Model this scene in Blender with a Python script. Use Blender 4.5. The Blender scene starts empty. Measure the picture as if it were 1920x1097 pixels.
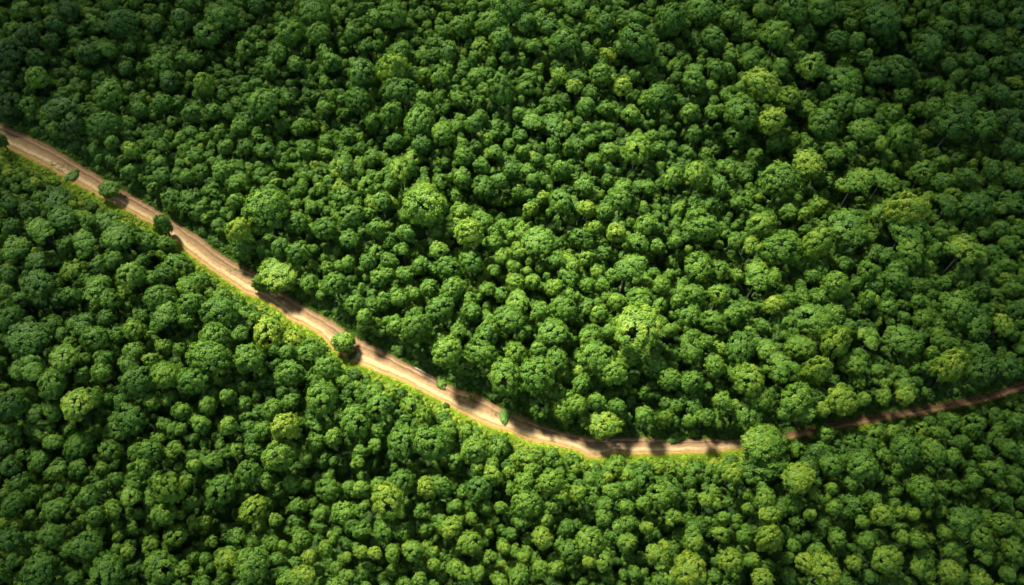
import bpy, math, random
import numpy as np
random.seed(7); rng = np.random.default_rng(7)
C = bpy.data.collections.new('Scene'); bpy.context.scene.collection.children.link(C)
R = math.radians
# ------------------------------------------------------------------ camera geometry
HFOV = R(58); PITCH = R(60); CAM_H = 230.0
CAM = np.array([0.0, -CAM_H/math.tan(PITCH), CAM_H])
FW = np.array([0, math.cos(PITCH), -math.sin(PITCH)]); UP = np.array([0, math.sin(PITCH), math.cos(PITCH)])
TH = math.tan(HFOV/2)
def ray(px, py):
    return FW + np.array([1.0, 0, 0])*((px-960)/960*TH) + UP*((548.5-py)/960*TH)
def project(p):
    d = np.asarray(p, float)-CAM
    z = d@FW
    return 960+(d[..., 0]/z)/TH*960, 548.5-(d@UP)/z/TH*960, z
# ------------------------------------------------------------------ the dirt road (its edges)
UPE = [(-260,96),(-90,186),(0,232),(86,270),(148,308),(192,336),(230,357),(300,398),(330,418),(374,444),(394,464),(442,494),(480,512),(515,540),(550,562),(590,586),(626,606),(668,634),(720,660),(762,682),(810,707),(860,731),(902,746),(937,764),(988,787),(1015,797),(1050,808),(1080,818),(1112,822),(1180,821),(1285,826),(1388,825),(1464,814),(1530,801),(1560,793),(1635,779),(1729,764),(1804,749),(1851,742),(1916,716),(2000,694),(2200,640)]
LOE = [(-260,134),(-90,228),(0,271),(48,294),(100,320),(128,338),(180,364),(220,384),(280,418),(302,434),(328,448),(358,480),(410,516),(462,551),(488,560),(520,578),(540,598),(576,614),(606,632),(625,656),(660,678),(710,697),(760,717),(800,737),(840,758),(860,771),(920,800),(962,812),(988,824),(1042,835),(1085,845),(1106,857),(1130,857),(1148,849),(1180,851),(1256,851),(1322,847),(1390,841),(1469,824),(1521,815),(1560,808),(1616,795),(1710,779),(1776,768),(1841,754),(1919,731),(2000,709),(2200,655)]
UPE = np.array(UPE, float); LOE = np.array(LOE, float)
def yu(x): return np.interp(x, UPE[:, 0], UPE[:, 1])
def yl(x): return np.interp(x, LOE[:, 0], LOE[:, 1])
def flat(px, py, h=0.0):
    r = ray(px, py); t = (CAM[2]-h)/-r[2]; return CAM+r*t
xs = np.linspace(-250, 2190, 620)
EU = np.array([flat(x, yu(x)) for x in xs]); EL = np.array([flat(x, yl(x)) for x in xs])
_d = (EU-EL)/np.linalg.norm(EU-EL, axis=1, keepdims=True); EU = EU+_d*.35; EL = EL-_d*.45
MID = (EU+EL)/2
SHADE_START = float(np.interp(1425, xs, np.concatenate([[0], np.cumsum(np.linalg.norm(np.diff(MID, axis=0), axis=1))])))
def road_dist(x, y):
    x = np.atleast_1d(np.asarray(x, float)); y = np.atleast_1d(np.asarray(y, float))
    out = np.empty(len(x))
    for i in range(0, len(x), 20000):
        out[i:i+20000] = np.sqrt(((x[i:i+20000, None]-MID[None, ::4, 0])**2+(y[i:i+20000, None]-MID[None, ::4, 1])**2).min(1))
    return out
GULLY = []
for dep, wd, line in ((7, 8, [(840,372),(900,385),(980,420),(1060,445)]), (5, 7, [(1000,560),(900,545),(790,520)]), (6, 8, [(1110,500),(1230,490),(1360,505),(1450,540)]),
                      (8, 9, [(1560,345),(1640,330),(1740,300),(1790,260)]), (8, 9, [(1690,60),(1715,130),(1720,200),(1740,290)]), (6, 8, [(540,225),(640,240),(700,290)]),
                      (6, 8, [(1330,262),(1420,250),(1500,285)]), (6, 8, [(130,560),(260,600),(330,640)]), (6, 8, [(60,880),(180,830),(300,760)]), (6, 8, [(300,1010),(470,940),(640,905)]),
                      (6, 8, [(1560,690),(1640,640),(1760,640)]), (7, 9, [(1540,60),(1590,150),(1500,190)]), (6, 8, [(1430,1080),(1560,990),(1660,905),(1790,940)])):
    q = [flat(a, b, 6)[:2] for a, b in line]
    GULLY += [(q[k], q[k+1], dep, wd) for k in range(len(q)-1)]
def ground_z(x, y):
    x = np.atleast_1d(np.asarray(x, float)); y = np.atleast_1d(np.asarray(y, float))
    n = 1.7*(1.6*np.sin(x*.031+1.3+.8*np.sin(y*.021))+1.3*np.sin(y*.043+.7*np.sin(x*.027)+2.1)+.7*np.sin(x*.081-y*.063))
    d = np.clip((road_dist(x, y)-12)/45, 0, 1); d = d*d*(3-2*d)
    far = np.clip((np.hypot(x, y)-420)/300, 0, 1)
    z = n*d*(1-far)
    cut = np.zeros(len(x))
    for A, B, dep, wd in GULLY:
        ab = B-A; t = np.clip(((x-A[0])*ab[0]+(y-A[1])*ab[1])/(ab@ab), 0, 1)
        cut = np.maximum(cut, dep*np.exp(-(((x-A[0]-t*ab[0])**2+(y-A[1]-t*ab[1])**2)/wd**2)))
    return z-cut*d
# ------------------------------------------------------------------ materials
def mat(name):
    m = bpy.data.materials.new(name); m.use_nodes = True
    nt = m.node_tree; nt.nodes.clear(); return m, nt
def nd(nt, t, **k):
    n = nt.nodes.new(t)
    for a, b in k.items(): setattr(n, a, b)
    return n
def ramp(nt, stops, fac=None):
    n = nd(nt, 'ShaderNodeValToRGB'); e = n.color_ramp.elements
    while len(e) > 1: e.remove(e[-1])
    e[0].position = stops[0][0]; e[0].color = (*stops[0][1], 1)
    for p, c in stops[1:]:
        q = e.new(p); q.color = (*c, 1)
    if fac is not None: nt.links.new(fac, n.inputs[0])
    return n
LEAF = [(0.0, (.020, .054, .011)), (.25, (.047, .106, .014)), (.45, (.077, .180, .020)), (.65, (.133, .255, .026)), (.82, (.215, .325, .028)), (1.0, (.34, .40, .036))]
def leaf_material(name, stops, hue_noise=True):
    m, nt = mat(name); L = nt.links.new
    a = nd(nt, 'ShaderNodeAttribute', attribute_type='INSTANCER', attribute_name='tint')
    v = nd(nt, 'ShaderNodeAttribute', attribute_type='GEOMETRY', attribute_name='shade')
    tc = nd(nt, 'ShaderNodeTexCoord'); geo = nd(nt, 'ShaderNodeNewGeometry')
    nz = nd(nt, 'ShaderNodeTexNoise'); nz.inputs['Scale'].default_value = .35; nz.inputs['Detail'].default_value = 3
    L(geo.outputs['Position'], nz.inputs['Vector'])
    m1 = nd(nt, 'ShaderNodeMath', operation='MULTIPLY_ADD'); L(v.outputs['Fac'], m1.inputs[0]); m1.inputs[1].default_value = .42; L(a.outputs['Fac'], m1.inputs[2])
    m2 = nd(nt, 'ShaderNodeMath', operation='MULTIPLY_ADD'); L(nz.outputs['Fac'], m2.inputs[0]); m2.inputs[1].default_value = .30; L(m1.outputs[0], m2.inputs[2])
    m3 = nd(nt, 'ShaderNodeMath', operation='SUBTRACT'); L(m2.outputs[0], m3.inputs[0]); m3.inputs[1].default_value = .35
    rp = ramp(nt, stops, m3.outputs[0])
    pb = nd(nt, 'ShaderNodeBsdfPrincipled'); pb.inputs['Roughness'].default_value = .55
    pb.inputs['Specular IOR Level'].default_value = .22
    L(rp.outputs[0], pb.inputs['Base Color'])
    tr = nd(nt, 'ShaderNodeBsdfTranslucent')
    mx = nd(nt, 'ShaderNodeMix', data_type='RGBA', blend_type='MULTIPLY'); mx.inputs[0].default_value = 1
    L(rp.outputs[0], mx.inputs[6]); mx.inputs[7].default_value = (1.3, 1.25, .5, 1)
    L(mx.outputs[2], tr.inputs[0])
    ms = nd(nt, 'ShaderNodeMixShader'); ms.inputs[0].default_value = .25
    L(pb.outputs[0], ms.inputs[1]); L(tr.outputs[0], ms.inputs[2])
    o = nd(nt, 'ShaderNodeOutputMaterial'); L(ms.outputs[0], o.inputs[0])
    return m
M_LEAF = leaf_material('leaves', LEAF)
GRASS = [(0.0, (.030, .060, .016)), (.35, (.060, .135, .018)), (.6, (.19, .34, .022)), (.85, (.32, .45, .03)), (1.0, (.42, .46, .05))]
M_GRASS = leaf_material('verge_grass', GRASS)
def bark_material():
    m, nt = mat('bark'); L = nt.links.new
    tc = nd(nt, 'ShaderNodeTexCoord'); nz = nd(nt, 'ShaderNodeTexNoise'); nz.inputs['Scale'].default_value = 9; nz.inputs['Detail'].default_value = 6
    L(tc.outputs['Object'], nz.inputs['Vector'])
    rp = ramp(nt, [(.3, (.016, .018, .010)), (.7, (.045, .044, .026))], nz.outputs['Fac'])
    pb = nd(nt, 'ShaderNodeBsdfPrincipled'); pb.inputs['Roughness'].default_value = .9
    L(rp.outputs[0], pb.inputs['Base Color']); o = nd(nt, 'ShaderNodeOutputMaterial'); L(pb.outputs[0], o.inputs[0]); return m
M_BARK = bark_material()
def ground_material():
    m, nt = mat('forest_floor'); L = nt.links.new
    geo = nd(nt, 'ShaderNodeNewGeometry')
    n1 = nd(nt, 'ShaderNodeTexNoise'); n1.inputs['Scale'].default_value = 1.1; n1.inputs['Detail'].default_value = 8; n1.inputs['Roughness'].default_value = .75
    n2 = nd(nt, 'ShaderNodeTexNoise'); n2.inputs['Scale'].default_value = .07; n2.inputs['Detail'].default_value = 4
    L(geo.outputs['Position'], n1.inputs['Vector']); L(geo.outputs['Position'], n2.inputs['Vector'])
    r1 = ramp(nt, [(.3, (.014, .034, .012)), (.5, (.026, .058, .016)), (.72, (.06, .10, .022))], n1.outputs['Fac'])
    r2 = ramp(nt, [(.35, (.75, .8, .8)), (.7, (1.2, 1.1, .9))], n2.outputs['Fac'])
    mx = nd(nt, 'ShaderNodeMix', data_type='RGBA', blend_type='MULTIPLY'); mx.inputs[0].default_value = 1
    L(r1.outputs[0], mx.inputs[6]); L(r2.outputs[0], mx.inputs[7])
    bp = nd(nt, 'ShaderNodeBump'); bp.inputs['Strength'].default_value = .9; bp.inputs['Distance'].default_value = .5; L(n1.outputs['Fac'], bp.inputs['Height'])
    pb = nd(nt, 'ShaderNodeBsdfPrincipled'); pb.inputs['Roughness'].default_value = .95; pb.inputs['Specular IOR Level'].default_value = .1
    L(mx.outputs[2], pb.inputs['Base Color']); L(bp.outputs[0], pb.inputs['Normal'])
    o = nd(nt, 'ShaderNodeOutputMaterial'); L(pb.outputs[0], o.inputs[0]); return m
def road_material():
    m, nt = mat('packed_dirt'); L = nt.links.new
    uv = nd(nt, 'ShaderNodeUVMap'); geo = nd(nt, 'ShaderNodeNewGeometry')
    sp = nd(nt, 'ShaderNodeSeparateXYZ'); L(uv.outputs[0], sp.inputs[0])
    # wander of the wheel tracks along the way
    mp0 = nd(nt, 'ShaderNodeMapping'); mp0.inputs['Scale'].default_value = (.028, .5, 1); L(uv.outputs[0], mp0.inputs[0])
    w = nd(nt, 'ShaderNodeTexNoise'); w.inputs['Scale'].default_value = 1; w.inputs['Detail'].default_value = 3; L(mp0.outputs[0], w.inputs['Vector'])
    vv = nd(nt, 'ShaderNodeMath', operation='MULTIPLY_ADD'); L(w.outputs['Fac'], vv.inputs[0]); vv.inputs[1].default_value = .14; L(sp.outputs[1], vv.inputs[2])
    v2 = nd(nt, 'ShaderNodeMath', operation='SUBTRACT'); L(vv.outputs[0], v2.inputs[0]); v2.inputs[1].default_value = .07
    # v: 0 = far edge, 1 = near edge; tree shade is painted into the dark far edge
    prof = ramp(nt, [(0, (0.143, 0.077, 0.036)), (.12, (0.202, 0.122, 0.060)), (.20, (0.311, 0.207, 0.108)), (.27, (0.151, 0.095, 0.046)), (.38, (0.252, 0.162, 0.080)), (.5, (0.302, 0.198, 0.096)),
                     (.56, (0.353, 0.243, 0.116)), (.64, (0.504, 0.387, 0.200)), (.71, (0.462, 0.342, 0.164)), (.79, (0.277, 0.171, 0.068)), (.87, (0.386, 0.252, 0.096)), (1, (0.353, 0.198, 0.044))], v2.outputs[0])
    mp = nd(nt, 'ShaderNodeMapping'); mp.inputs['Scale'].default_value = (.07, 22, 1); L(uv.outputs[0], mp.inputs[0])
    st = nd(nt, 'ShaderNodeTexNoise'); st.inputs['Scale'].default_value = 1; st.inputs['Detail'].default_value = 6; st.inputs['Roughness'].default_value = .7; L(mp.outputs[0], st.inputs['Vector'])
    rs = ramp(nt, [(.32, (.50, .46, .42)), (.5, (.90, .88, .85)), (.68, (1.2, 1.18, 1.12))], st.outputs['Fac'])
    mx = nd(nt, 'ShaderNodeMix', data_type='RGBA', blend_type='MULTIPLY'); mx.inputs[0].default_value = .75; L(prof.outputs[0], mx.inputs[6]); L(rs.outputs[0], mx.inputs[7])
    n3 = nd(nt, 'ShaderNodeTexNoise'); n3.inputs['Scale'].default_value = .9; n3.inputs['Detail'].default_value = 8; n3.inputs['Roughness'].default_value = .7; L(geo.outputs['Position'], n3.inputs['Vector'])
    r3 = ramp(nt, [(.3, (.62, .58, .56)), (.52, (1, 1, 1)), (.75, (1.15, 1.12, 1.08))], n3.outputs['Fac'])
    my = nd(nt, 'ShaderNodeMix', data_type='RGBA', blend_type='MULTIPLY'); my.inputs[0].default_value = .8; L(mx.outputs[2], my.inputs[6]); L(r3.outputs[0], my.inputs[7])
    ad = nd(nt, 'ShaderNodeMath', operation='ADD'); L(st.outputs['Fac'], ad.inputs[0]); L(n3.outputs['Fac'], ad.inputs[1])
    bp = nd(nt, 'ShaderNodeBump'); bp.inputs['Strength'].default_value = .8; bp.inputs['Distance'].default_value = .25; L(ad.outputs[0], bp.inputs['Height'])
    pb = nd(nt, 'ShaderNodeBsdfPrincipled'); pb.inputs['Roughness'].default_value = .95; pb.inputs['Specular IOR Level'].default_value = .1
    # shade on the far right stretch is painted in as a darker road colour
    rw = ramp(nt, [(0, (1, 1, 1)), (1, (.50, .44, .42))]); mr = nd(nt, 'ShaderNodeMapRange'); mr.inputs[1].default_value = SHADE_START-9; mr.inputs[2].default_value = SHADE_START+12; L(sp.outputs[0], mr.inputs[0]); L(mr.outputs[0], rw.inputs[0])
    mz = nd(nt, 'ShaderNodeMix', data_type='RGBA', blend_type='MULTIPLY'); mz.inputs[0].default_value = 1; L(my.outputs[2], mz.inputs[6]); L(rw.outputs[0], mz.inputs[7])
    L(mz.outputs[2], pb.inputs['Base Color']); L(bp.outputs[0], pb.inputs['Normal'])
    o = nd(nt, 'ShaderNodeOutputMaterial'); L(pb.outputs[0], o.inputs[0]); return m
def plain(name, c0, c1, scale=6):
    m, nt = mat(name); L = nt.links.new
    tc = nd(nt, 'ShaderNodeTexCoord'); nz = nd(nt, 'ShaderNodeTexNoise'); nz.inputs['Scale'].default_value = scale; nz.inputs['Detail'].default_value = 5
    L(tc.outputs['Object'], nz.inputs['Vector']); rp = ramp(nt, [(.3, c0), (.7, c1)], nz.outputs['Fac'])
    pb = nd(nt, 'ShaderNodeBsdfPrincipled'); pb.inputs['Roughness'].default_value = .9
    L(rp.outputs[0], pb.inputs['Base Color']); o = nd(nt, 'ShaderNodeOutputMaterial'); L(pb.outputs[0], o.inputs[0]); return m
# ------------------------------------------------------------------ mesh helpers
def make_mesh(name, verts, faces4=None, faces3=None, mats=(), mat4=0, mat3=0, shade4=None, shade3=None, smooth=False, extra=None):
    """numpy verts (n,3), quads (m,4), triangles (k,3); per-face shade attribute"""
    f4 = np.zeros((0, 4), int) if faces4 is None else np.asarray(faces4, int)
    f3 = np.zeros((0, 3), int) if faces3 is None else np.asarray(faces3, int)
    me = bpy.data.meshes.new(name)
    me.vertices.add(len(verts)); me.vertices.foreach_set('co', np.asarray(verts, np.float32).ravel())
    loops = np.concatenate([f4.ravel(), f3.ravel()]).astype(np.int32)
    me.loops.add(len(loops)); me.loops.foreach_set('vertex_index', loops)
    tot = np.concatenate([np.full(len(f4), 4), np.full(len(f3), 3)]).astype(np.int32)
    st = np.concatenate([[0], np.cumsum(tot)[:-1]]).astype(np.int32)
    me.polygons.add(len(tot)); me.polygons.foreach_set('loop_start', st)
    mi = np.concatenate([np.broadcast_to(mat4, len(f4)), np.broadcast_to(mat3, len(f3))]).astype(np.int32)
    me.polygons.foreach_set('material_index', mi)
    me.update(calc_edges=True)
    if smooth: me.shade_smooth()
    if shade4 is not None or shade3 is not None:
        a = me.attributes.new('shade', 'FLOAT', 'FACE')
        s = np.concatenate([np.broadcast_to(0.5 if shade4 is None else shade4, len(f4)), np.broadcast_to(.5 if shade3 is None else shade3, len(f3))]).astype(np.float32)
        a.data.foreach_set('value', s)
    for m in mats: me.materials.append(m)
    return me
ICO_V = None
def ico():
    import bmesh
    b = bmesh.new(); bmesh.ops.create_icosphere(b, subdivisions=2, radius=1)
    b.verts.ensure_lookup_table()
    v = np.array([p.co[:] for p in b.verts]); f = np.array([[q.index for q in p.verts] for p in b.faces]); b.free(); return v, f
ICO_V, ICO_F = ico()
def unit(v): return v/np.maximum(np.linalg.norm(v, axis=-1, keepdims=True), 1e-9)
def crown_arrays(seed, nclump, crad, nleaf, lsize, lobes=0, low=-.35):
    """a broad crown of unit radius: rounded leaf clumps over an uneven dome, each set with leaf-sized faces"""
    g = np.random.default_rng(seed)
    k = np.arange(nclump)+.5
    z = 1-(1-low)*k/nclump; ph = k*2.399963+g.uniform(0, 6.28)
    d = np.stack([np.sqrt(np.maximum(0, 1-z*z))*np.cos(ph), np.sqrt(np.maximum(0, 1-z*z))*np.sin(ph), z], 1)
    d = unit(d+g.normal(0, .13, d.shape))
    lob = unit(g.normal(0, 1, (5, 3))*np.array([1, 1, .5])+np.array([0, 0, .3])); am = g.uniform(-.30, .24, 5)
    rr = (1-crad*.85)*(1+((d@lob.T).clip(0, 1)**3*am).sum(1)+g.normal(0, .075, nclump))
    ctr = d*rr[:, None]
    if lobes:      # a crown made of several rounded heads
        hc = np.stack([np.cos(np.arange(lobes)*6.283/lobes+g.uniform(0, 6))*.45, np.sin(np.arange(lobes)*6.283/lobes+1)*.45, g.uniform(-.1, .4, lobes)], 1)
        hc[0] = (0, 0, .3)
        hi = g.integers(0, lobes, nclump)
        ctr = hc[hi]+d*np.array([.48, .48, .5])*(1+g.normal(0, .06, (nclump, 1)))
    V = []; F3 = []; S3 = []; P = []; N = []; SH = []
    off = 0
    cs = g.uniform(0, 1, nclump)
    for i in range(nclump):
        cr = crad*g.uniform(.55, 1.45)
        v = ICO_V*(1+g.uniform(-.14, .14, (len(ICO_V), 1)))*cr*.56
        v = v*np.array([1, 1, .85])+ctr[i]
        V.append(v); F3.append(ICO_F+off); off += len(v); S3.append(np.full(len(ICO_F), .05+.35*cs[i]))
        n = int(nleaf*g.uniform(.8, 1.2))
        out = unit(d[i]*.9+np.array([0, 0, .5]))
        dd = unit(g.normal(0, 1, (n, 3))+out*.55)
        P.append(ctr[i]+dd*cr*g.uniform(.5, 1.25, (n, 1))*np.array([1, 1, .88]))
        N.append(unit(dd*.5+d[i]*1.15+g.normal(0, .45, (n, 3))+np.array([0, 0, .05])))
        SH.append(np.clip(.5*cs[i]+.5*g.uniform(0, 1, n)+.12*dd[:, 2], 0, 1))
    P = np.concatenate(P); N = np.concatenate(N); SH = np.concatenate(SH); n = len(P)
    a = unit(np.cross(N, g.normal(0, 1, (n, 3)))); b = np.cross(N, a)
    L = lsize*g.uniform(.65, 1.35, (n, 1)); W = L*g.uniform(.45, .7, (n, 1))
    fold = N*L*-.18
    q = np.stack([P+a*L+fold, P+b*W, P-a*L+fold, P-b*W], 1).reshape(-1, 3)
    F4 = np.arange(n*4).reshape(-1, 4)+off
    V.append(q)
    return np.concatenate(V), F4, np.concatenate(F3), SH, np.concatenate(S3)
def tube(pts, rad, sides=7):
    pts = np.asarray(pts, float); V = []; F = []
    for i, p in enumerate(pts):
        t = unit(pts[min(i+1, len(pts)-1)]-pts[max(i-1, 0)]); u = unit(np.cross(t, [0.3, 1, 0.2])); w = np.cross(t, u)
        for s in range(sides):
            an = s*6.28318/sides; V.append(p+(u*math.cos(an)+w*math.sin(an))*rad[i])
    for i in range(len(pts)-1):
        for s in range(sides):
            F.append([i*sides+s, i*sides+(s+1) % sides, (i+1)*sides+(s+1) % sides, (i+1)*sides+s])
    return np.array(V), np.array(F)
def trunk_arrays(seed, depth):
    """tapered trunk from z=-depth up into the crown (z=0 is the crown's centre), with limbs; unit = crown radius"""
    g = np.random.default_rng(seed+500); V = []; F = []; off = 0
    bend = g.uniform(-.08, .08, 2)
    def add(p, r):
        nonlocal off
        v, f = tube(p, r); V.append(v); F.append(f+off); off += len(v)
    main = [[bend[0]*math.sin(t*3), bend[1]*math.sin(t*2.4), -depth+t*(depth+.25)] for t in np.linspace(0, 1, 7)]
    add(main, [.15, .105, .095, .085, .075, .055, .02])
    for i in range(6):
        an = i*1.047+g.uniform(-.4, .4); z0 = -g.uniform(.35, .9); ln = g.uniform(.38, .55)
        add([[0, 0, z0], [math.cos(an)*ln*.4, math.sin(an)*ln*.4, z0+.3], [math.cos(an)*ln*.75, math.sin(an)*ln*.75, z0+.62], [math.cos(an)*ln, math.sin(an)*ln, z0+.85]], [.055, .045, .03, .012])
    return np.concatenate(V), np.concatenate(F)
DEPTH = 2.3
SMALL = []; LARGE = []; crown_me = {}; trunk_me = {}; arrs = {}
spec = []
for k in range(8): spec.append(('s', k, dict(nclump=46+k % 3*5, crad=.225, nleaf=110, lsize=.070, low=-.55)))
for k in range(8): spec.append(('l', k, dict(nclump=104+k % 4*9, crad=.155, nleaf=100, lsize=.050, low=-.55)))
for k in range(4): spec.append(('m', k, dict(nclump=110, crad=.15, nleaf=95, lsize=.050, lobes=4+k % 2, low=-.45)))
for c, k, kw in spec:
    A = crown_arrays(100+k*7+ord(c), **kw); T = trunk_arrays(k*3+ord(c), DEPTH); arrs[c, k] = (A, T)
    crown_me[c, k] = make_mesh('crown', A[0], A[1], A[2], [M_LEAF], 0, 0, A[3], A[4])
    trunk_me[c, k] = make_mesh('trunk', T[0], T[1], None, [M_BARK], smooth=True)
# ------------------------------------------------------------------ setting: ground, road
gx = np.unique(np.concatenate([np.linspace(-4000, -330, 14), np.arange(-330, 331, 3.0), np.linspace(330, 4000, 14)]))
gy = np.unique(np.concatenate([np.linspace(-3000, -190, 12), np.arange(-190, 330, 3.0), np.linspace(330, 6000, 16)]))
GX, GY = np.meshgrid(gx, gy); gz = ground_z(GX.ravel(), GY.ravel())
nx, ny = len(gx), len(gy); ii = (np.arange(ny-1)[:, None]*nx+np.arange(nx-1)[None]).ravel()
gm = make_mesh('ground', np.stack([GX.ravel(), GY.ravel(), gz], 1), np.stack([ii, ii+1, ii+1+nx, ii+nx], 1), None, [ground_material()], smooth=True)
go = bpy.data.objects.new('ground', gm); C.objects.link(go); go['kind'] = 'structure'
NA = 26; s = np.concatenate([[0], np.cumsum(np.linalg.norm(np.diff(MID, axis=0), axis=1))])
fr = np.linspace(0, 1, NA)
rv = []
def nz1(t, sd): return .5*np.sin(t*.9+sd)+.3*np.sin(t*2.3+sd*2.1)+.25*np.sin(t*5.1+sd*.7)+.2*np.sin(t*9.7+sd)
wid = np.linalg.norm(EU-EL, axis=1)
e0 = nz1(s*.45, 1)*.34/wid; e1 = nz1(s*.45, 4)*.34/wid
for j, f in enumerate(fr):
    ff = (f*(1+e1-e0)+e0)[:, None]
    p = EU+(EL-EU)*ff
    rut = -.10*np.exp(-((f-.25)/.06)**2)-.08*np.exp(-((f-.72)/.07)**2)+.04*math.sin(f*math.pi)
    p[:, 2] = .10+rut+.02*nz1(s*1.3, j)-(.085 if j in (0, NA-1) else 0)
    rv.append(p)
rv = np.stack(rv, 1).reshape(-1, 3); n = len(xs)
ii = (np.arange(n-1)[:, None]*NA+np.arange(NA-1)[None]).ravel(); RF = np.stack([ii, ii+NA, ii+NA+1, ii+1], 1)
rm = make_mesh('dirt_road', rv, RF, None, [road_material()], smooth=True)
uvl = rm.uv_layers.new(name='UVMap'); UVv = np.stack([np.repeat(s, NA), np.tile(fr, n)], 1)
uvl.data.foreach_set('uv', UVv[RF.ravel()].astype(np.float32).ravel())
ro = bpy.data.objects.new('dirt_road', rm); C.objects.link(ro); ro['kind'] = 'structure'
# grassy soil strip along the near side of the road, thinner and darker one along the far side
def strip(name, E0, outward, wd, m, sd):
    NB = 9; rows = []
    L_ = np.concatenate([[0], np.cumsum(np.linalg.norm(np.diff(E0, axis=0), axis=1))])
    for j, f in enumerate(np.linspace(0, 1, NB)):
        p = E0+outward*(-.6+f*(wd+.6)*(1+.28*nz1(L_*.12, sd))*np.interp(xs[_k], [0, 620, 900, 1405], [1, 1, .55, .35]))[:, None]
        p = p.copy(); p[:, 2] = .055 if 0 < j < NB-1 else -.02
        rows.append(p)
    V_ = np.stack(rows, 1).reshape(-1, 3); n_ = len(E0); q_ = (np.arange(n_-1)[:, None]*NB+np.arange(NB-1)[None]).ravel()
    o_ = bpy.data.objects.new(name, make_mesh(name, V_, np.stack([q_, q_+NB, q_+NB+1, q_+1], 1), None, [m], smooth=True)); C.objects.link(o_); o_['kind'] = 'structure'
def soil_material(name, stops, scale=1.6):
    m, nt = mat(name); L = nt.links.new
    geo = nd(nt, 'ShaderNodeNewGeometry'); n1 = nd(nt, 'ShaderNodeTexNoise'); n1.inputs['Scale'].default_value = scale; n1.inputs['Detail'].default_value = 8; n1.inputs['Roughness'].default_value = .75
    L(geo.outputs['Position'], n1.inputs['Vector']); r1 = ramp(nt, stops, n1.outputs['Fac'])
    bp = nd(nt, 'ShaderNodeBump'); bp.inputs['Strength'].default_value = .8; bp.inputs['Distance'].default_value = .3; L(n1.outputs['Fac'], bp.inputs['Height'])
    pb = nd(nt, 'ShaderNodeBsdfPrincipled'); pb.inputs['Roughness'].default_value = .95; pb.inputs['Specular IOR Level'].default_value = .1
    L(r1.outputs[0], pb.inputs['Base Color']); L(bp.outputs[0], pb.inputs['Normal'])
    o = nd(nt, 'ShaderNodeOutputMaterial'); L(pb.outputs[0], o.inputs[0]); return m
OUT = unit(EU-EL)
_k = xs < 1405
strip('grass_verge', EL[_k], -OUT[_k], 4.2, soil_material('lime_turf', [(.3, (.05, .11, .015)), (.42, (.15, .27, .02)), (.55, (.26, .38, .025)), (.68, (.29, .39, .028)), (.8, (.30, .30, .06))], .8), 2)
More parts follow.
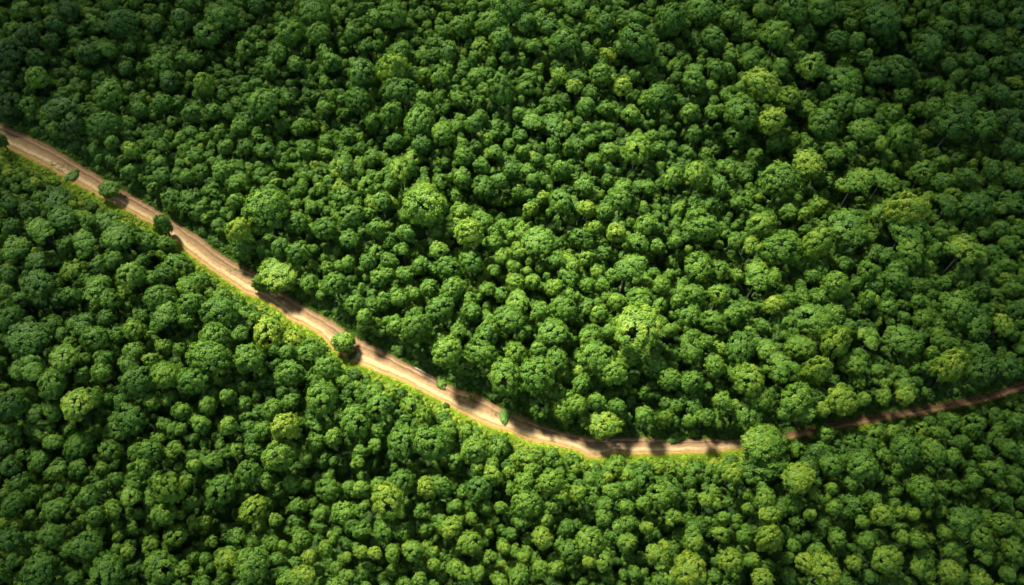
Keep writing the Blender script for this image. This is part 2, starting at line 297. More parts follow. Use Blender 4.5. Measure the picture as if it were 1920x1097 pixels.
# ------------------------------------------------------------------ where the crowns stand: x, y, radius, brightness[, aspect] read in nine enlarged fields of the view
Z = {
(0,0): '320,140,65,3 210,435,65,7 620,535,75,6 905,370,75,6 1150,480,65,7,1.2 1490,590,85,6 725,265,42,5 600,290,60,5 970,685,35,6 1170,200,75,5 1250,100,85,5 1430,190,55,6 1340,145,45,6 1630,190,75,6 1770,70,85,5 1800,195,70,6 1380,290,55,6,1.2 1525,400,45,5,1.2 1665,365,50,6 1570,305,60,5 1020,110,70,3 1200,630,55,5 1345,720,55,5 1590,710,50,5 1690,720,60,6 1380,830,50,4 1500,850,50,4 740,850,55,7 630,800,50,6 790,620,60,4 910,590,60,4 340,610,95,3,.8 590,710,75,4 410,700,65,3 205,330,60,3 60,310,80,2 480,300,70,3 290,235,50,3 710,390,50,4 690,130,80,3 870,150,45,3 750,210,45,4 1440,480,50,4 1100,345,50,4 920,820,55,5 910,990,55,5 1250,970,60,6 1330,1040,60,6 1050,1000,50,5 1730,840,55,5 1830,610,50,5 1290,640,45,5 880,290,40,5 540,850,60,4 640,900,60,3 950,460,70,3 40,450,60,2 1080,640,60,4 1100,880,50,5 1870,350,60,5 1830,800,50,5 160,200,70,2 400,60,70,2 1450,40,60,3 1620,560,45,4 60,620,80,2 1270,830,45,5',
(640,0): '290,90,75,5 660,155,65,6 860,130,72,6 910,225,72,6 1085,270,50,6 1035,130,68,4 1180,160,60,4 1320,50,45,5 1480,130,65,4 1660,115,62,5 1850,130,75,5,1.3 1260,240,80,5 1660,250,90,4,1.1 1380,300,50,4 110,420,88,5 300,400,80,8,1.2 330,520,80,4 400,430,60,4 100,570,70,5,1.1 290,650,65,6,1.2 460,560,58,6 660,560,55,6 550,450,55,6,1.2 890,510,72,5,1.2 1035,500,50,5 920,325,45,5 1225,430,55,7 1310,490,48,8 1460,420,70,6 1585,490,58,8 1370,600,65,5 1490,615,48,5 1625,640,55,7 440,690,90,6 575,750,65,7 450,810,60,4 180,700,55,5,1.3 310,800,60,4 170,900,60,6 330,960,68,8 555,1030,55,5 680,995,60,6 790,935,52,5 690,880,60,5 675,810,45,6 865,860,45,6 1020,855,45,6 940,820,35,5 1270,840,48,6,1.2 1510,860,58,6 1665,840,75,7 1400,800,45,5 1240,960,60,5,1.2 1365,1050,60,6 1080,1010,45,5 1100,900,45,5 1860,1000,65,7 1790,840,45,5 30,960,50,4 460,1085,70,8 1000,640,45,6 1070,685,60,6,.8 1200,710,85,5,.7 1330,690,40,5 1010,570,38,5 1665,750,30,7 1750,770,45,6 740,700,60,5 780,660,50,4 340,290,65,5 600,290,60,5 140,270,50,4 1790,540,75,5 1640,430,40,5 800,1060,70,5 1720,1060,55,6 1580,1070,60,6 950,40,90,5 60,200,60,4 1190,820,50,5 960,960,60,4 1420,920,60,6 1010,770,45,5',
(1280,0): '115,65,75,5 270,110,62,6 170,215,68,5 440,60,50,5 530,190,75,7 620,60,75,5 770,70,75,5 690,180,58,5 725,370,78,7 545,380,62,5 375,340,60,5 265,320,42,5 195,400,60,5,1.1 1110,110,100,4 870,230,70,4 970,230,60,5 1060,240,35,4 1380,260,85,4 1200,400,95,4 1090,410,70,4 1030,330,50,4 1245,540,60,4 1420,490,58,5 1415,610,68,5 1505,370,50,4 1480,170,60,4 1590,200,60,4 1745,250,52,5 1680,410,50,4 1770,360,50,4 1785,530,65,4 1490,60,50,5 1880,90,50,5 450,480,90,8 340,500,55,6 600,550,70,7 250,530,55,6 325,630,90,5 505,680,75,8 700,620,62,7 790,690,85,5 890,600,85,6 1000,620,65,5 795,520,60,6 1185,640,60,6 1020,730,75,6,.8 1110,810,52,7 1220,780,80,6,1.1 1530,690,100,4 1690,700,75,6 1820,670,65,3 710,920,90,8,.9 850,880,62,6 940,835,50,5 530,800,65,5 400,880,58,6 130,870,52,6 75,980,75,7 200,1050,70,6 550,1020,100,6 40,640,60,6 165,630,55,6 1350,970,78,6 1450,930,60,6,1.2 1470,1030,60,5 1540,900,50,4 900,450,100,5,.6 960,1040,110,7,.7 1120,1020,90,6,.8 60,460,70,5 700,540,50,5 1320,480,45,4 1620,330,50,4 1880,350,60,3 1880,740,60,3 1820,830,60,3 1740,960,60,4 60,760,60,4 300,760,70,4 260,950,60,6 1600,1000,60,4 1850,1000,50,4 1150,220,60,4',
(0,366): '230,200,95,6,.75 90,300,75,6,.75 350,130,80,4,.75 210,370,65,4,.75 70,185,60,4 480,290,85,6,.8 370,290,55,4 320,40,85,4,.7 600,120,90,5,.8 670,230,80,6,.9 830,250,70,5 1345,200,66,9,1.1 1370,320,75,5 970,60,70,5 1130,90,65,5 1320,40,55,6 1500,90,112,6 1670,150,65,6 1650,70,35,6 1755,75,38,6 1570,440,118,8,.75 1740,500,65,6 1880,500,70,6 1580,290,65,5 1680,320,70,5 1830,190,70,5 200,500,85,4,.8 545,520,90,6,.8 610,590,70,6 740,450,80,7 900,580,80,5 1060,520,65,7 1080,610,75,6 920,700,90,6,.75 755,760,65,7 1060,700,60,5 1240,660,90,5 1210,800,85,6 1510,780,105,9 1350,790,60,5 150,800,105,4,.65 540,810,75,5 660,790,60,5 470,730,80,4,.8 350,920,85,7,.7 480,930,50,5 590,930,65,5 180,970,100,6,.7 760,880,60,6 850,930,52,7 720,960,65,5 930,850,50,6 1010,870,45,6 580,1000,62,6 465,1010,50,5 930,1010,75,7 1180,920,100,6 1400,930,90,6 1620,890,60,6 1740,900,80,6 1640,1000,80,6 1840,970,80,6 1090,1040,80,6 330,580,60,4 410,570,60,4 110,590,55,4 1000,370,80,5 1120,440,70,6 1250,540,70,6 300,1070,80,6 780,1050,85,4 60,50,70,3 170,90,60,3 930,450,60,4 60,450,60,3 500,150,60,5 640,370,60,5 560,400,60,4 870,480,60,5 230,600,60,3 60,700,70,4 600,700,60,4 1650,790,70,9 1340,590,55,6',
(640,366): '480,70,108,7 365,120,45,6 60,120,75,6 200,190,62,6 230,40,60,5 1065,80,48,8 1240,40,75,6 1385,75,48,8 1485,95,55,5 1570,30,65,6 1430,185,50,7 1540,210,62,8 1710,170,62,6 1670,270,62,6 1780,290,58,6 1880,260,50,6 550,310,55,7 720,210,78,8 640,180,55,7 540,210,55,5 730,370,70,5 860,270,50,6 905,345,45,7 600,410,70,5 450,390,55,5 960,410,50,7 1350,250,70,4 1300,400,50,7 1380,360,50,7 1120,260,90,6,.8 1600,430,105,6,.8 1800,510,50,7 1380,510,45,6 630,530,72,6 715,590,50,6 490,530,62,6 820,540,55,6 330,580,55,6 420,560,45,6 1000,600,72,7,.8 980,490,50,7 1070,490,50,7 1200,520,50,7 560,640,75,5 740,660,65,5 1120,660,62,6 945,700,80,6 1250,640,70,6 80,610,65,6 130,680,50,7 200,740,55,7,1.3 430,750,75,6,1.1 310,740,50,6 660,770,55,6 830,700,45,6 820,780,75,6 1030,780,60,6 1190,770,80,6,.7 1450,670,55,7 1550,600,60,7 1670,740,125,8,.7 1400,800,70,6 600,880,80,7 790,890,75,6 980,890,65,7 690,960,70,6 1110,870,55,6 920,1020,88,6 1100,1010,98,6 1210,930,70,6 1440,920,90,6 1540,1000,75,7 1620,900,65,7 1760,960,70,6 1850,1040,65,6 1350,1070,65,6 1680,600,75,6 1890,600,50,6 210,470,50,6 360,450,55,6 40,380,50,6 380,220,60,5 350,310,55,6 150,380,55,5 50,250,60,5 800,160,60,6 870,430,50,6 1220,380,60,5 1290,570,50,6 1500,770,60,6 1840,760,50,6 900,560,45,5 1440,430,45,7 680,100,60,7',
(1280,366): '120,190,75,6 310,50,52,6 440,170,72,7 690,110,52,7 760,60,55,7 600,100,60,6 1260,90,90,9,1.1 1270,180,108,6,.8 1100,110,60,6 1280,320,72,7 380,290,60,8 290,260,60,6 560,310,98,6 755,270,78,8,1.1 890,280,50,5 690,380,50,6 1030,440,60,6,1.2 920,400,60,5 930,180,108,6,.7 1580,300,103,8,.8 1780,190,60,5 1700,230,50,5 1590,440,50,6 1705,450,55,6 1470,500,55,5 1400,330,60,5,1.4 1200,480,70,5 860,510,75,7,1.1 770,580,60,6 200,560,65,7 90,420,85,6 200,430,70,6 420,460,108,7,.7 510,620,55,8 590,610,55,6,1.3 680,590,35,6 740,700,93,6,.9 1040,590,52,7,1.2 960,650,50,6 1155,640,60,5 170,710,65,6 280,680,60,6 350,660,50,6 450,740,50,5 590,720,50,6 1550,650,93,6 1650,740,75,5 1790,725,58,8 1690,650,50,4 1345,700,52,6 1240,690,50,5 1320,600,45,5 855,840,75,8,1.2 660,855,72,7 480,870,70,7,.7 1060,810,72,7,.8 1235,810,88,6,.9 320,860,88,5 1400,890,50,6 1500,970,80,9,1.2 760,990,75,8,1.2 950,950,70,7 1100,990,45,6 560,970,98,6,.8 370,1040,85,8 280,1000,50,6 1570,890,45,5 1670,880,60,4 1680,980,80,4 1820,970,70,4 50,1050,70,6 1140,1060,45,7 1250,1080,60,7 50,880,70,6 130,830,55,6 990,1050,50,6 60,560,65,6 1830,280,60,5 1850,530,60,6 1870,650,60,4 1150,350,60,4 1640,60,80,4 1490,80,60,3 1780,80,55,6 1450,820,60,5 180,960,70,6 730,460,50,5 150,60,50,4 1440,230,50,6',
(0,732): '420,80,93,8,.8 190,135,55,5,.8 290,290,60,6,.8 445,310,75,6 740,160,85,5 650,230,70,6,.9 850,60,55,7 955,45,55,6 1030,120,60,6 620,340,70,6 210,400,70,5,.8 320,450,70,6,.8 450,440,65,5 570,435,40,7 990,330,60,7 840,340,70,6 1130,190,55,6 1280,200,60,7 1170,80,60,6 1280,40,60,6 1330,335,40,7 1600,210,80,9 1570,370,85,7 1720,380,50,7 1640,60,50,6 1810,50,88,6 1480,225,60,6 1530,110,60,6 1880,270,60,7 810,440,55,6 1095,420,45,7 950,560,72,8,1.2 1060,510,45,7 1200,400,55,6 1400,460,70,5 1500,510,65,6 1850,560,70,6 1020,220,40,6 1010,430,30,6 570,540,50,6 500,600,60,6 330,550,40,4 310,670,70,6,.8 180,700,40,6 640,670,50,7 730,600,60,7,.8 755,530,45,6 840,630,40,6 920,700,70,7 1080,730,40,8 1020,700,30,7 1080,630,50,6 1150,740,45,7 1250,560,80,5 1430,670,75,8 1460,760,55,7 1550,730,50,7 1680,650,60,6 1810,700,60,6 1640,530,65,6 1720,530,45,6 990,820,70,7 850,860,60,7 540,700,60,6 480,880,80,5 280,820,70,5 220,1010,90,5 900,1000,90,6 1040,1000,60,7 1270,950,60,8 1430,980,100,6 1740,940,50,9 1880,830,45,7 1700,840,60,6 1830,890,50,7 1710,1050,70,8 1530,860,45,6 1590,870,35,7 720,910,50,7 600,1030,95,5 380,900,50,5 1340,830,65,6 70,960,55,5 60,430,60,4 80,640,70,5 60,100,80,3 120,520,60,4 660,500,50,5 1200,850,50,6 1160,950,50,6 1560,950,50,5 60,840,70,4',
(640,732): '215,90,80,6 470,160,70,7,1.1 400,40,70,7 75,180,80,6 100,400,48,7 195,310,50,7 110,345,50,6 200,240,45,6 330,210,50,5 350,290,85,6 510,300,98,6 600,240,50,6 640,400,60,6 750,340,75,7 890,310,80,6 1040,400,75,7 1075,450,48,7 850,480,55,8 840,430,50,7 760,440,50,7 1240,110,75,7 1120,110,75,6 1440,60,60,6 1825,165,55,7,1.3 1700,140,60,6 1310,440,50,7 1180,370,65,6 1520,570,58,7 1480,650,60,6 1180,520,75,7 1240,590,55,7 1330,580,55,8 1030,520,60,7 110,560,60,7 260,620,85,8 115,665,55,7 210,530,50,6 440,680,50,6 480,550,60,8 340,520,75,5 620,780,62,8 110,910,45,8 190,915,45,9 290,910,55,7 720,860,70,7 520,910,35,7 730,720,45,7 1040,640,75,7 1150,730,48,7 1130,830,65,8 1390,850,85,7 1600,860,62,7 1470,720,60,6 920,890,42,8 840,930,50,7 1120,1000,60,7 1390,960,50,8 1480,960,65,7 1030,940,50,7 1600,660,50,7 1700,640,55,7 1790,600,70,7 1720,770,45,8 1870,710,60,7 1610,750,50,6 1780,930,80,8,.8 1890,970,50,7 700,1040,55,7 770,1030,50,7 640,1000,60,7 400,900,60,7 520,980,40,7 240,790,70,6 340,800,60,6 120,790,60,6 1000,1050,70,7 1180,650,40,7 560,540,70,6 900,660,40,7 810,650,50,6 1620,550,55,5 1690,490,80,5 1400,500,60,6 1540,430,70,7 900,250,60,6 30,940,35,8 30,1040,50,7 440,1070,50,7 1320,80,60,7 1550,90,50,5 700,230,60,7 780,550,80,4 950,560,45,7 640,650,50,6 1270,780,60,5 1290,900,70,6 1210,1000,50,7 1850,1050,60,7 1650,1030,50,6 560,750,60,6 1020,740,60,6 1850,560,70,6 1800,1060,60,6',
(1280,732): '470,440,128,5,.8 275,465,62,8 650,490,80,8,.8 640,305,60,6 1080,240,70,7 1180,230,60,7 960,290,70,5 1330,220,65,7 1430,240,45,7 1620,210,75,6,1.1 1410,350,70,7 1510,370,55,7 1250,340,80,5 1140,370,50,6 830,420,70,6 1010,440,90,6 1835,330,55,6 1680,350,45,6 1740,450,65,6 1640,510,60,6 1350,560,80,6 1210,440,45,6 125,620,50,8 185,650,40,8 350,595,32,7 365,665,42,7 460,610,65,7 490,700,60,8,.7 740,580,38,7 835,550,40,7 715,700,40,7,1.2 850,660,45,7 940,530,50,6 480,840,75,9,1.1 340,820,60,6 270,960,70,8 390,960,50,7 450,1060,65,8 40,1010,88,9 690,970,60,9 800,1010,83,9 960,970,50,8 1005,740,48,7 1120,700,65,8 1220,690,42,8 1300,700,45,8 1140,950,80,8 1240,830,45,7 870,840,60,6 1320,840,55,7 1320,1000,45,8 1480,800,45,7 1380,685,35,7 1670,820,70,7 1500,900,60,7 1510,1020,70,8 1600,730,105,6,.7 1800,750,70,7 1860,890,65,7 1450,680,40,6 1070,610,60,6 590,940,45,7 620,870,45,6 1040,850,60,6 1680,1070,60,8 230,720,50,7 180,740,35,6 210,810,55,7 1550,560,50,5 1470,540,40,6 1800,620,60,4 440,40,70,7 370,140,93,6 220,60,60,7 100,150,50,7 40,170,50,6 640,60,88,7 790,110,50,8 890,60,75,8 1020,50,50,7 1130,40,50,7 1250,30,60,8 200,180,50,6 580,130,50,6 700,130,60,7 60,790,60,6 70,460,70,6 760,900,50,6 1700,940,60,6 1830,1030,55,6 1050,1050,50,4 60,850,60,7 590,1040,60,6 180,1040,40,6 1880,180,60,5 1750,150,60,4 560,400,60,5',
}
T = []     # px, py, r(px), b, aspect
for (ox, oy), txt in Z.items():
    for q in txt.split():
        v = [float(a) for a in q.split(',')]
        T.append([ox+v[0]/3, oy+v[1]/3, v[2]/3, v[3], v[4] if len(v) > 4 else 1.0])
# trees that stand on or overhang the road: px, py, r, b, aspect, height of crown centre, label
ROADSIDE = [
 (1432,832,38,7,.95,8.0,'big rounded green tree whose crown covers the road near its right dark stretch'),
 (1133,794,31,8,.85,6.0,'light green spreading tree with bare trunk standing on the bend of the road'),
 (645,640,24,7,.95,3.6,'round green tree standing alone in the middle of the road'),
 (203,355,20,5,.75,3.4,'small bushy tree with visible trunk on the upper left stretch of road'),
 (308,424,17,5,1.3,5.0,'dark narrow tree crossing the road where a branch pile lies'),
 (484,534,13,7,1.2,3.2,'small pale leafed tree at the tip of the wide overhanging crown'),
 (1545,817,19,6,1.0,5.0,'small round tree on the near edge of the shaded right road'),
 (3,264,12,3,1.2,4.5,'dark narrow tree at the left edge where the road leaves the picture'),
 (312,458,17,6,1.0,4.0,'dark bushy tree just below the narrow tree crossing the road'),
]
SHRUBS = [
 (138,327,16,6,.55,.9,'low dark green bush growing in the middle of the upper left road'),
 (826,717,13,6,.6,.8,'pale green low bush at the far road edge beside the fallen log'),
 (1264,821,16,5,.6,.9,'dark low bush spilling onto the far edge of the road past the bend'),
 (948,776,17,5,.45,.6,'dry olive scrub bush on the far edge of the road before the bend'),
 (660,668,10,3,.8,.8,'dark small bush at the foot of the lone tree in the road'),
]
def place(px, py, h):
    p = flat(px, py, h); z = 0.0
    for _ in range(4):
        z = float(ground_z(p[0], p[1])[0]); p = flat(px, py, z+h)
    return p[0], p[1], z
def mpp(px, py, h=8):
    p = flat(px, py, h); return float((p-CAM)@FW)*TH/960
def sz_of(a, py):
    # vertical semi-axis that gives the seen aspect at this angle of view
    th = PITCH-math.atan((548.5-py)/960*TH); sn, cs = math.sin(th), math.cos(th)
    return min(1.75, max(.62, math.sqrt(max(.05, a*a*1.02-sn*sn))/max(cs, .3)))
def overlaps_road(px, py, r, mu, ml):
    for k in range(12):
        x = px+r*math.cos(k*.5236); y = py+r*math.sin(k*.5236)
        if yu(x)-mu < y < yl(x)+ml: return True
    return yu(px)-mu < py < yl(px)+ml
trees = []    # x, y, zg, h, r, sz, tint, kind, meta
def tint_of(b): return {1: .12, 2: .20, 3: .28, 4: .38, 5: .46, 6: .53, 7: .63, 8: .72, 9: .80}[int(b)]
hand = []
for px, py, r, b, a in T:
    rm_ = r*mpp(px, py)*(.92 if r < 24 else 1.0)
    near = overlaps_road(px, py, r+22, 0, 0)
    h = (5.0+rm_*1.25+max(0, b-6)*1.3) if not near else (min(4.8, 1.6+rm_*.78) if px < 1430 or py > yu(px) else 7.0+rm_*1.2)
    if not near and overlaps_road(px, py, r-2, 0, 0): near = True
    if overlaps_road(px, py, r, 9 if px < 1420 else 3, 11 if px < 950 else 4) and not (500 < px < 560 and 495 < py < 530): 
        # keep the crown clear of the road as seen
        up = py < (yu(px)+yl(px))/2
        for _ in range(30):
            if not overlaps_road(px, py, r, 9 if px < 1420 else 3, 11 if px < 950 else 4): break
            py += -1.5 if up else 1.5
    x, y, z = place(px, py, h)
    hand.append(dict(px=px, py=py, rp=r, b=b, a=a, x=x, y=y, z=z, h=h, r=rm_, sz=rm_*sz_of(a, py), tint=tint_of(b)+random.uniform(-.03, .03)))
hand.sort(key=lambda d: -d['rp']*math.sqrt(d['a'])*(1+.03*(d['b']-5)))
NOBJ = 286
COL = {1: 'very dark green', 2: 'very dark green', 3: 'dark green', 4: 'deep green', 5: 'deep green', 6: 'mid green', 7: 'light green', 8: 'bright green', 9: 'yellow green'}
LM = [  # conspicuous crowns: px, py, own label, how others refer to it
 (1522,123,'olive green round crowned tree standing clear in the upper right','the olive round crown upper right'),
 (1430,160,'large lime green mound of a tree right of centre in the upper part','the lime mound upper right'),
 (1448,227,'bright yellow topped tree just below the large lime mound','the yellow topped crown upper right'),
 (1517,307,'broad bright lime tree with a flat base, right of centre','the flat lime crown right of centre'),
 (1457,63,'light green tall round tree near the top edge, right of centre','the tall round crown near the top edge'),
 (1790,230,'very broad dark green tree near the upper right edge','the broad dark crown upper right'),
 (1740,87,'dark green round tree in the top right corner area','the round dark crown top right'),
 (1687,260,'tall lumpy green tree beside a small pointed light green one','the lumpy crown beside the pointed one'),
 (740,133,'tall tree with yellow tinged top in the upper middle','the yellow tinged crown upper middle'),
 (750,320,'round bright lime tree alone just left of the picture centre','the round lime crown left of centre'),
 (800,389,'very large pale green tree at left centre','the very large pale crown'),
 (1168,163,'bright yellow green tree at top centre right','the bright yellow green crown upper centre'),
 (943,75,'round light green tree at the top centre','the round crown top centre'),
 (937,170,'tall green tree with visible shade under it at top centre','the tall shaded crown top centre'),
 (448,432,'bright lime tall domed tree beside the far edge of the road','the bright dome beside the road'),
 (523,513,'wide low green crown overhanging the far edge of the road','the wide crown overhanging the road'),
 (500,396,'big lumpy green tree above the road left of centre','the big lumpy crown above the road'),
 (383,160,'lime green pointed tree in the upper left quarter','the lime pointed crown upper left'),
 (497,197,'rounded light green tree in the upper left quarter','the rounded crown upper left'),
 (70,145,'yellow green tree near the left edge high up','the yellow green crown near left edge'),
 (590,23,'broad green tree touching the top edge, left of centre','the broad crown at the top edge'),
 (113,203,'wide dark green tree above the left start of the road','the wide dark crown upper left'),
 (247,283,'lime topped tree just above the left part of the road','the lime topped crown near left road'),
 (77,433,'flat wide green crown at the left below the road','the flat wide crown at the left'),
 (503,626,'large yellow green crown just below the middle of the road','the large yellow green crown below the road'),
 (252,619,'round light green tree in the left lower part','the round light crown lower left'),
 (393,673,'large rounded green tree in the left lower middle','the large rounded crown lower left'),
 (60,689,'wide green tree at the left edge in the lower half','the wide crown at the left edge'),
 (140,759,'yellow tipped broad tree at the lower left','the yellow tipped crown lower left'),
 (533,802,'bright yellow green tree in the lower left middle','the bright yellow crown lower left'),
 (317,919,'tall light green tree in the lower left','the tall light crown lower left'),
 (477,955,'light green lumpy tree in the lower left middle','the lumpy light crown lower left'),
 (73,1069,'broad dark tree in the bottom left corner','the broad crown bottom left'),
 (477,1059,'broad green tree at the bottom edge, left of centre','the broad crown at the bottom edge'),
 (797,785,'pointed light green tree below the road, left of centre','the pointed light crown below the road'),
 (727,939,'broad lime green tree in the bottom middle','the broad lime crown bottom middle'),
 (1103,1015,'large pale round tree at the bottom centre','the large pale crown bottom centre'),
 (1233,1042,'broad two part lime crown at the bottom, right of centre','the two part lime crown at the bottom'),
 (1147,920,'round tree with dark shade at its right, below the bend','the round shaded crown below the bend'),
 (1440,1012,'bright lime round tree at the bottom right','the bright lime crown bottom right'),
 (1547,1069,'wide bright lime tree touching the bottom edge','the wide lime crown at the bottom edge'),
 (1372,887,'small bright green round tree below the big tree on the road','the bright round crown below the road tree'),
 (1617,879,'large green tree in the right lower part','the large crown lower right'),
 (1813,975,'wide low green tree in the lower right corner area','the wide low crown bottom right'),
 (1660,1049,'light green broad tree near the bottom right','the light broad crown bottom right'),
 (1780,689,'tall yellow green tree beside the shaded right end of the road','the tall yellow crown beside right road'),
 (1700,396,'big yellow green tree right of centre, tallest around it','the big yellow green crown at right'),
 (1807,466,'broad olive green tree near the right edge','the broad olive crown near right edge'),
 (1707,473,'round smooth light green tree right of centre','the round smooth crown at right'),
 (1877,608,'small round light green tree standing out near the right edge','the small round crown near right edge'),
 (1565,646,'bright green tall tree right of centre in the middle height','the tall bright crown right of centre'),
 (1533,696,'bright lime tall tree above the shaded road','the lime tall crown above shaded road'),
 (1567,536,'tall light green oval tree right of centre','the oval light crown right of centre'),
 (1420,519,'wide olive tinged crown right of centre','the wide olive tinged crown'),
 (1532,456,'tall pale topped tree right of centre','the pale topped crown right of centre'),
 (1197,613,'very wide light green crown below the picture centre','the very wide crown below centre'),
 (1153,436,'bright round tree right of the picture centre','the bright round crown near centre'),
 (880,436,'yellow green tree at the picture centre','the yellow green crown at centre'),
 (995,393,'small bright round tree just above the picture centre','the small bright crown above centre'),
 (840,659,'light green tree near the far road edge','the light crown near the road centre'),
 (1007,703,'large round deep green tree above the road bend','the large crown above the bend'),
 (1173,508,'wide low green crown right of the picture centre','the wide low crown near centre'),
 (1305,325,'round bright light green tree right of centre','the bright light crown at centre right'),
 (1403,779,'large round green tree just above the road tree','the large round crown above road tree'),
]
lm = []
used = set()
for px, py, lab, ref in LM:
    best = min((i for i in range(len(hand)) if i not in used), key=lambda i: math.hypot(hand[i]['px']-px, hand[i]['py']-py))
    dd = math.hypot(hand[best]['px']-px, hand[best]['py']-py)
    if dd > 22: print('LM FAR', ref, dd); continue
    used.add(best); lm.append((hand[best]['px'], hand[best]['py'], ref)); hand[best]['label'] = lab
# small landmarks become individuals too
nam = [d for d in hand if 'label' in d]+[d for d in hand if 'label' not in d][:NOBJ-len(lm)]
ids = set(id(d) for d in nam)
named, rest = nam, [d for d in hand if id(d) not in ids]
# ------------------------------------------------------------------ fill of smaller trees between them (one mass)
occ = {}
CELL = 6.0
def add_occ(x, y, r, h): occ.setdefault((int(x//CELL), int(y//CELL)), []).append((x, y, r, h))
for d in hand: add_occ(d['x'], d['y'], d['r'], d['h'])
for q in ROADSIDE:
    x, y, z = place(q[0], q[1], q[5]); add_occ(x, y, q[2]*mpp(q[0], q[1]), q[5])
fill = []
rf = random.Random(11)
def try_fill(x, y, r, k, h):
    cx, cy = int(x//CELL), int(y//CELL)
    for i in range(cx-2, cx+3):
        for j in range(cy-2, cy+3):
            for (a, b, c, hh) in occ.get((i, j), ()):
                if (x-a)**2+(y-b)**2 < (k*(r+c))**2: return False
    return True
def lowfreq(x, y): return .5+.25*math.sin(x*.045+1.1*math.sin(y*.03))+.25*math.sin(y*.06+1.7+math.sin(x*.021))
cand = []
for _ in range(95000):
    x = rf.uniform(-290, 290); y = rf.uniform(-150, 290)
    cand.append((x, y))
cx_ = np.array(cand); P3 = np.concatenate([cx_, np.full((len(cx_), 1), 5.0)], 1); ppx, ppy, pz = project(P3)
rd = road_dist(cx_[:, 0], cx_[:, 1])
for i, (x, y) in enumerate(cand):
    if not (-330 < ppx[i] < 2250 and -330 < ppy[i] < 1420): continue
    r = (rf.choice([2.2, 2.6, 3.1])*(.85+.25*rf.random()) if i < 9000 else rf.uniform(1.25, 2.1)); h = 2.4+r*.8+(2.6*lowfreq(x, y)+.8)*rf.random()**1.3
    if rd[i] < 40:
        h = min(h, 3.0+r*.7)
        qx, qy, qz = project(np.array([x, y, h])); rp = r/(qz*TH/960)
        if qx > 1440 and qy < yu(qx): h += 2.5
        if overlaps_road(qx, qy, rp, 22 if qx < 1420 else 7, (14 if r > 2.1 else 22) if qx < 950 else 7): continue
    if not try_fill(x, y, r, .66 if r > 2.1 else .62, h): continue
    add_occ(x, y, r, h); fill.append((x, y, r, h))
zf = ground_z([f[0] for f in fill], [f[1] for f in fill])
# ------------------------------------------------------------------ geometry-node masses
def mass(name, pts, kinds, tints, rots, scl, label, category, sources):
    me = bpy.data.meshes.new(name); me.from_pydata([tuple(p) for p in pts], [], [])
    def att(nm, ty, data, fld='value'):
        a = me.attributes.new(nm, ty, 'POINT'); a.data.foreach_set(fld, np.asarray(data, np.float32 if ty != 'INT' else np.int32).ravel())
    att('tint', 'FLOAT', tints); att('pick', 'INT', kinds); att('turn', 'FLOAT_VECTOR', rots, 'vector'); att('size', 'FLOAT_VECTOR', scl, 'vector')
    o = bpy.data.objects.new(name, me); C.objects.link(o)
    col = bpy.data.collections.new(name+'_kinds')
    for i, m in enumerate(sources):
        col.objects.link(bpy.data.objects.new('%s_kind_%02d' % (name, i), m))
    ng = bpy.data.node_groups.new(name, 'GeometryNodeTree')
    ng.interface.new_socket('Geometry', in_out='INPUT', socket_type='NodeSocketGeometry'); ng.interface.new_socket('Geometry', in_out='OUTPUT', socket_type='NodeSocketGeometry')
    N = ng.nodes; L = ng.links.new
    gi = N.new('NodeGroupInput'); goo = N.new('NodeGroupOutput'); ip = N.new('GeometryNodeInstanceOnPoints'); ci = N.new('GeometryNodeCollectionInfo')
    ci.inputs['Collection'].default_value = col; ci.inputs['Separate Children'].default_value = True; ci.inputs['Reset Children'].default_value = True
    def na(nm, ty):
        a = N.new('GeometryNodeInputNamedAttribute'); a.data_type = ty; a.inputs[0].default_value = nm; return a.outputs[0]
    L(gi.outputs[0], ip.inputs['Points']); L(ci.outputs[0], ip.inputs['Instance']); ip.inputs['Pick Instance'].default_value = True
    L(na('pick', 'INT'), ip.inputs['Instance Index']); L(na('size', 'FLOAT_VECTOR'), ip.inputs['Scale'])
    er = N.new('FunctionNodeEulerToRotation'); L(na('turn', 'FLOAT_VECTOR'), er.inputs[0]); L(er.outputs[0], ip.inputs['Rotation'])
    L(ip.outputs[0], goo.inputs[0])
    md = o.modifiers.new('growth', 'NODES'); md.node_group = ng
    o['kind'] = 'stuff'; o['label'] = label; o['category'] = category
    return o
def both(k):
    A, T_ = arrs[k]; off = len(A[0])
    V = np.concatenate([A[0], T_[0]]); F4 = np.concatenate([A[1], T_[1]+off])
    return make_mesh('small_tree', V, F4, A[2], [M_LEAF, M_BARK], np.concatenate([np.zeros(len(A[1])), np.ones(len(T_[1]))]), 0, np.concatenate([A[3], np.full(len(T_[1]), .5)]), A[4])
srcs = [both(('s', k)) for k in range(7)]+[both(('m', k)) for k in range(3)]
P = []; K = []; TI = []; RO = []; SC = []
for d in rest:
    P.append((d['x'], d['y'], d['z']+d['h'])); K.append(rf.randrange(8)); TI.append(d['tint']); RO.append((rf.gauss(0, .1), rf.gauss(0, .1), rf.uniform(0, 6.28))); SC.append((d['r']*rf.uniform(.88, 1.14), d['r']*rf.uniform(.88, 1.14), d['sz']))
for (x, y, r, h), z in zip(fill, zf):
    t = .46+.18*(lowfreq(x+40, y-20)-.5)+rf.gauss(0, .065)+(.15 if rf.random() < .05 else 0)
    qx_, qy_, _q = project(np.array([x, y, z+h]))
    if qx_ < 1410 and yl(qx_) < qy_ < yl(qx_)+48: t += .20
    P.append((x, y, z+h)); K.append(rf.randrange(10)); TI.append(t); RO.append((rf.gauss(0, .12), rf.gauss(0, .12), rf.uniform(0, 6.28))); s_ = rf.uniform(.85, 1.25); SC.append((r*rf.uniform(.8, 1.25), r*rf.uniform(.8, 1.25), r*s_))
mass('forest_trees', P, K, TI, RO, SC, 'dense mass of smaller green trees filling the gaps between the larger crowns', 'forest', srcs)
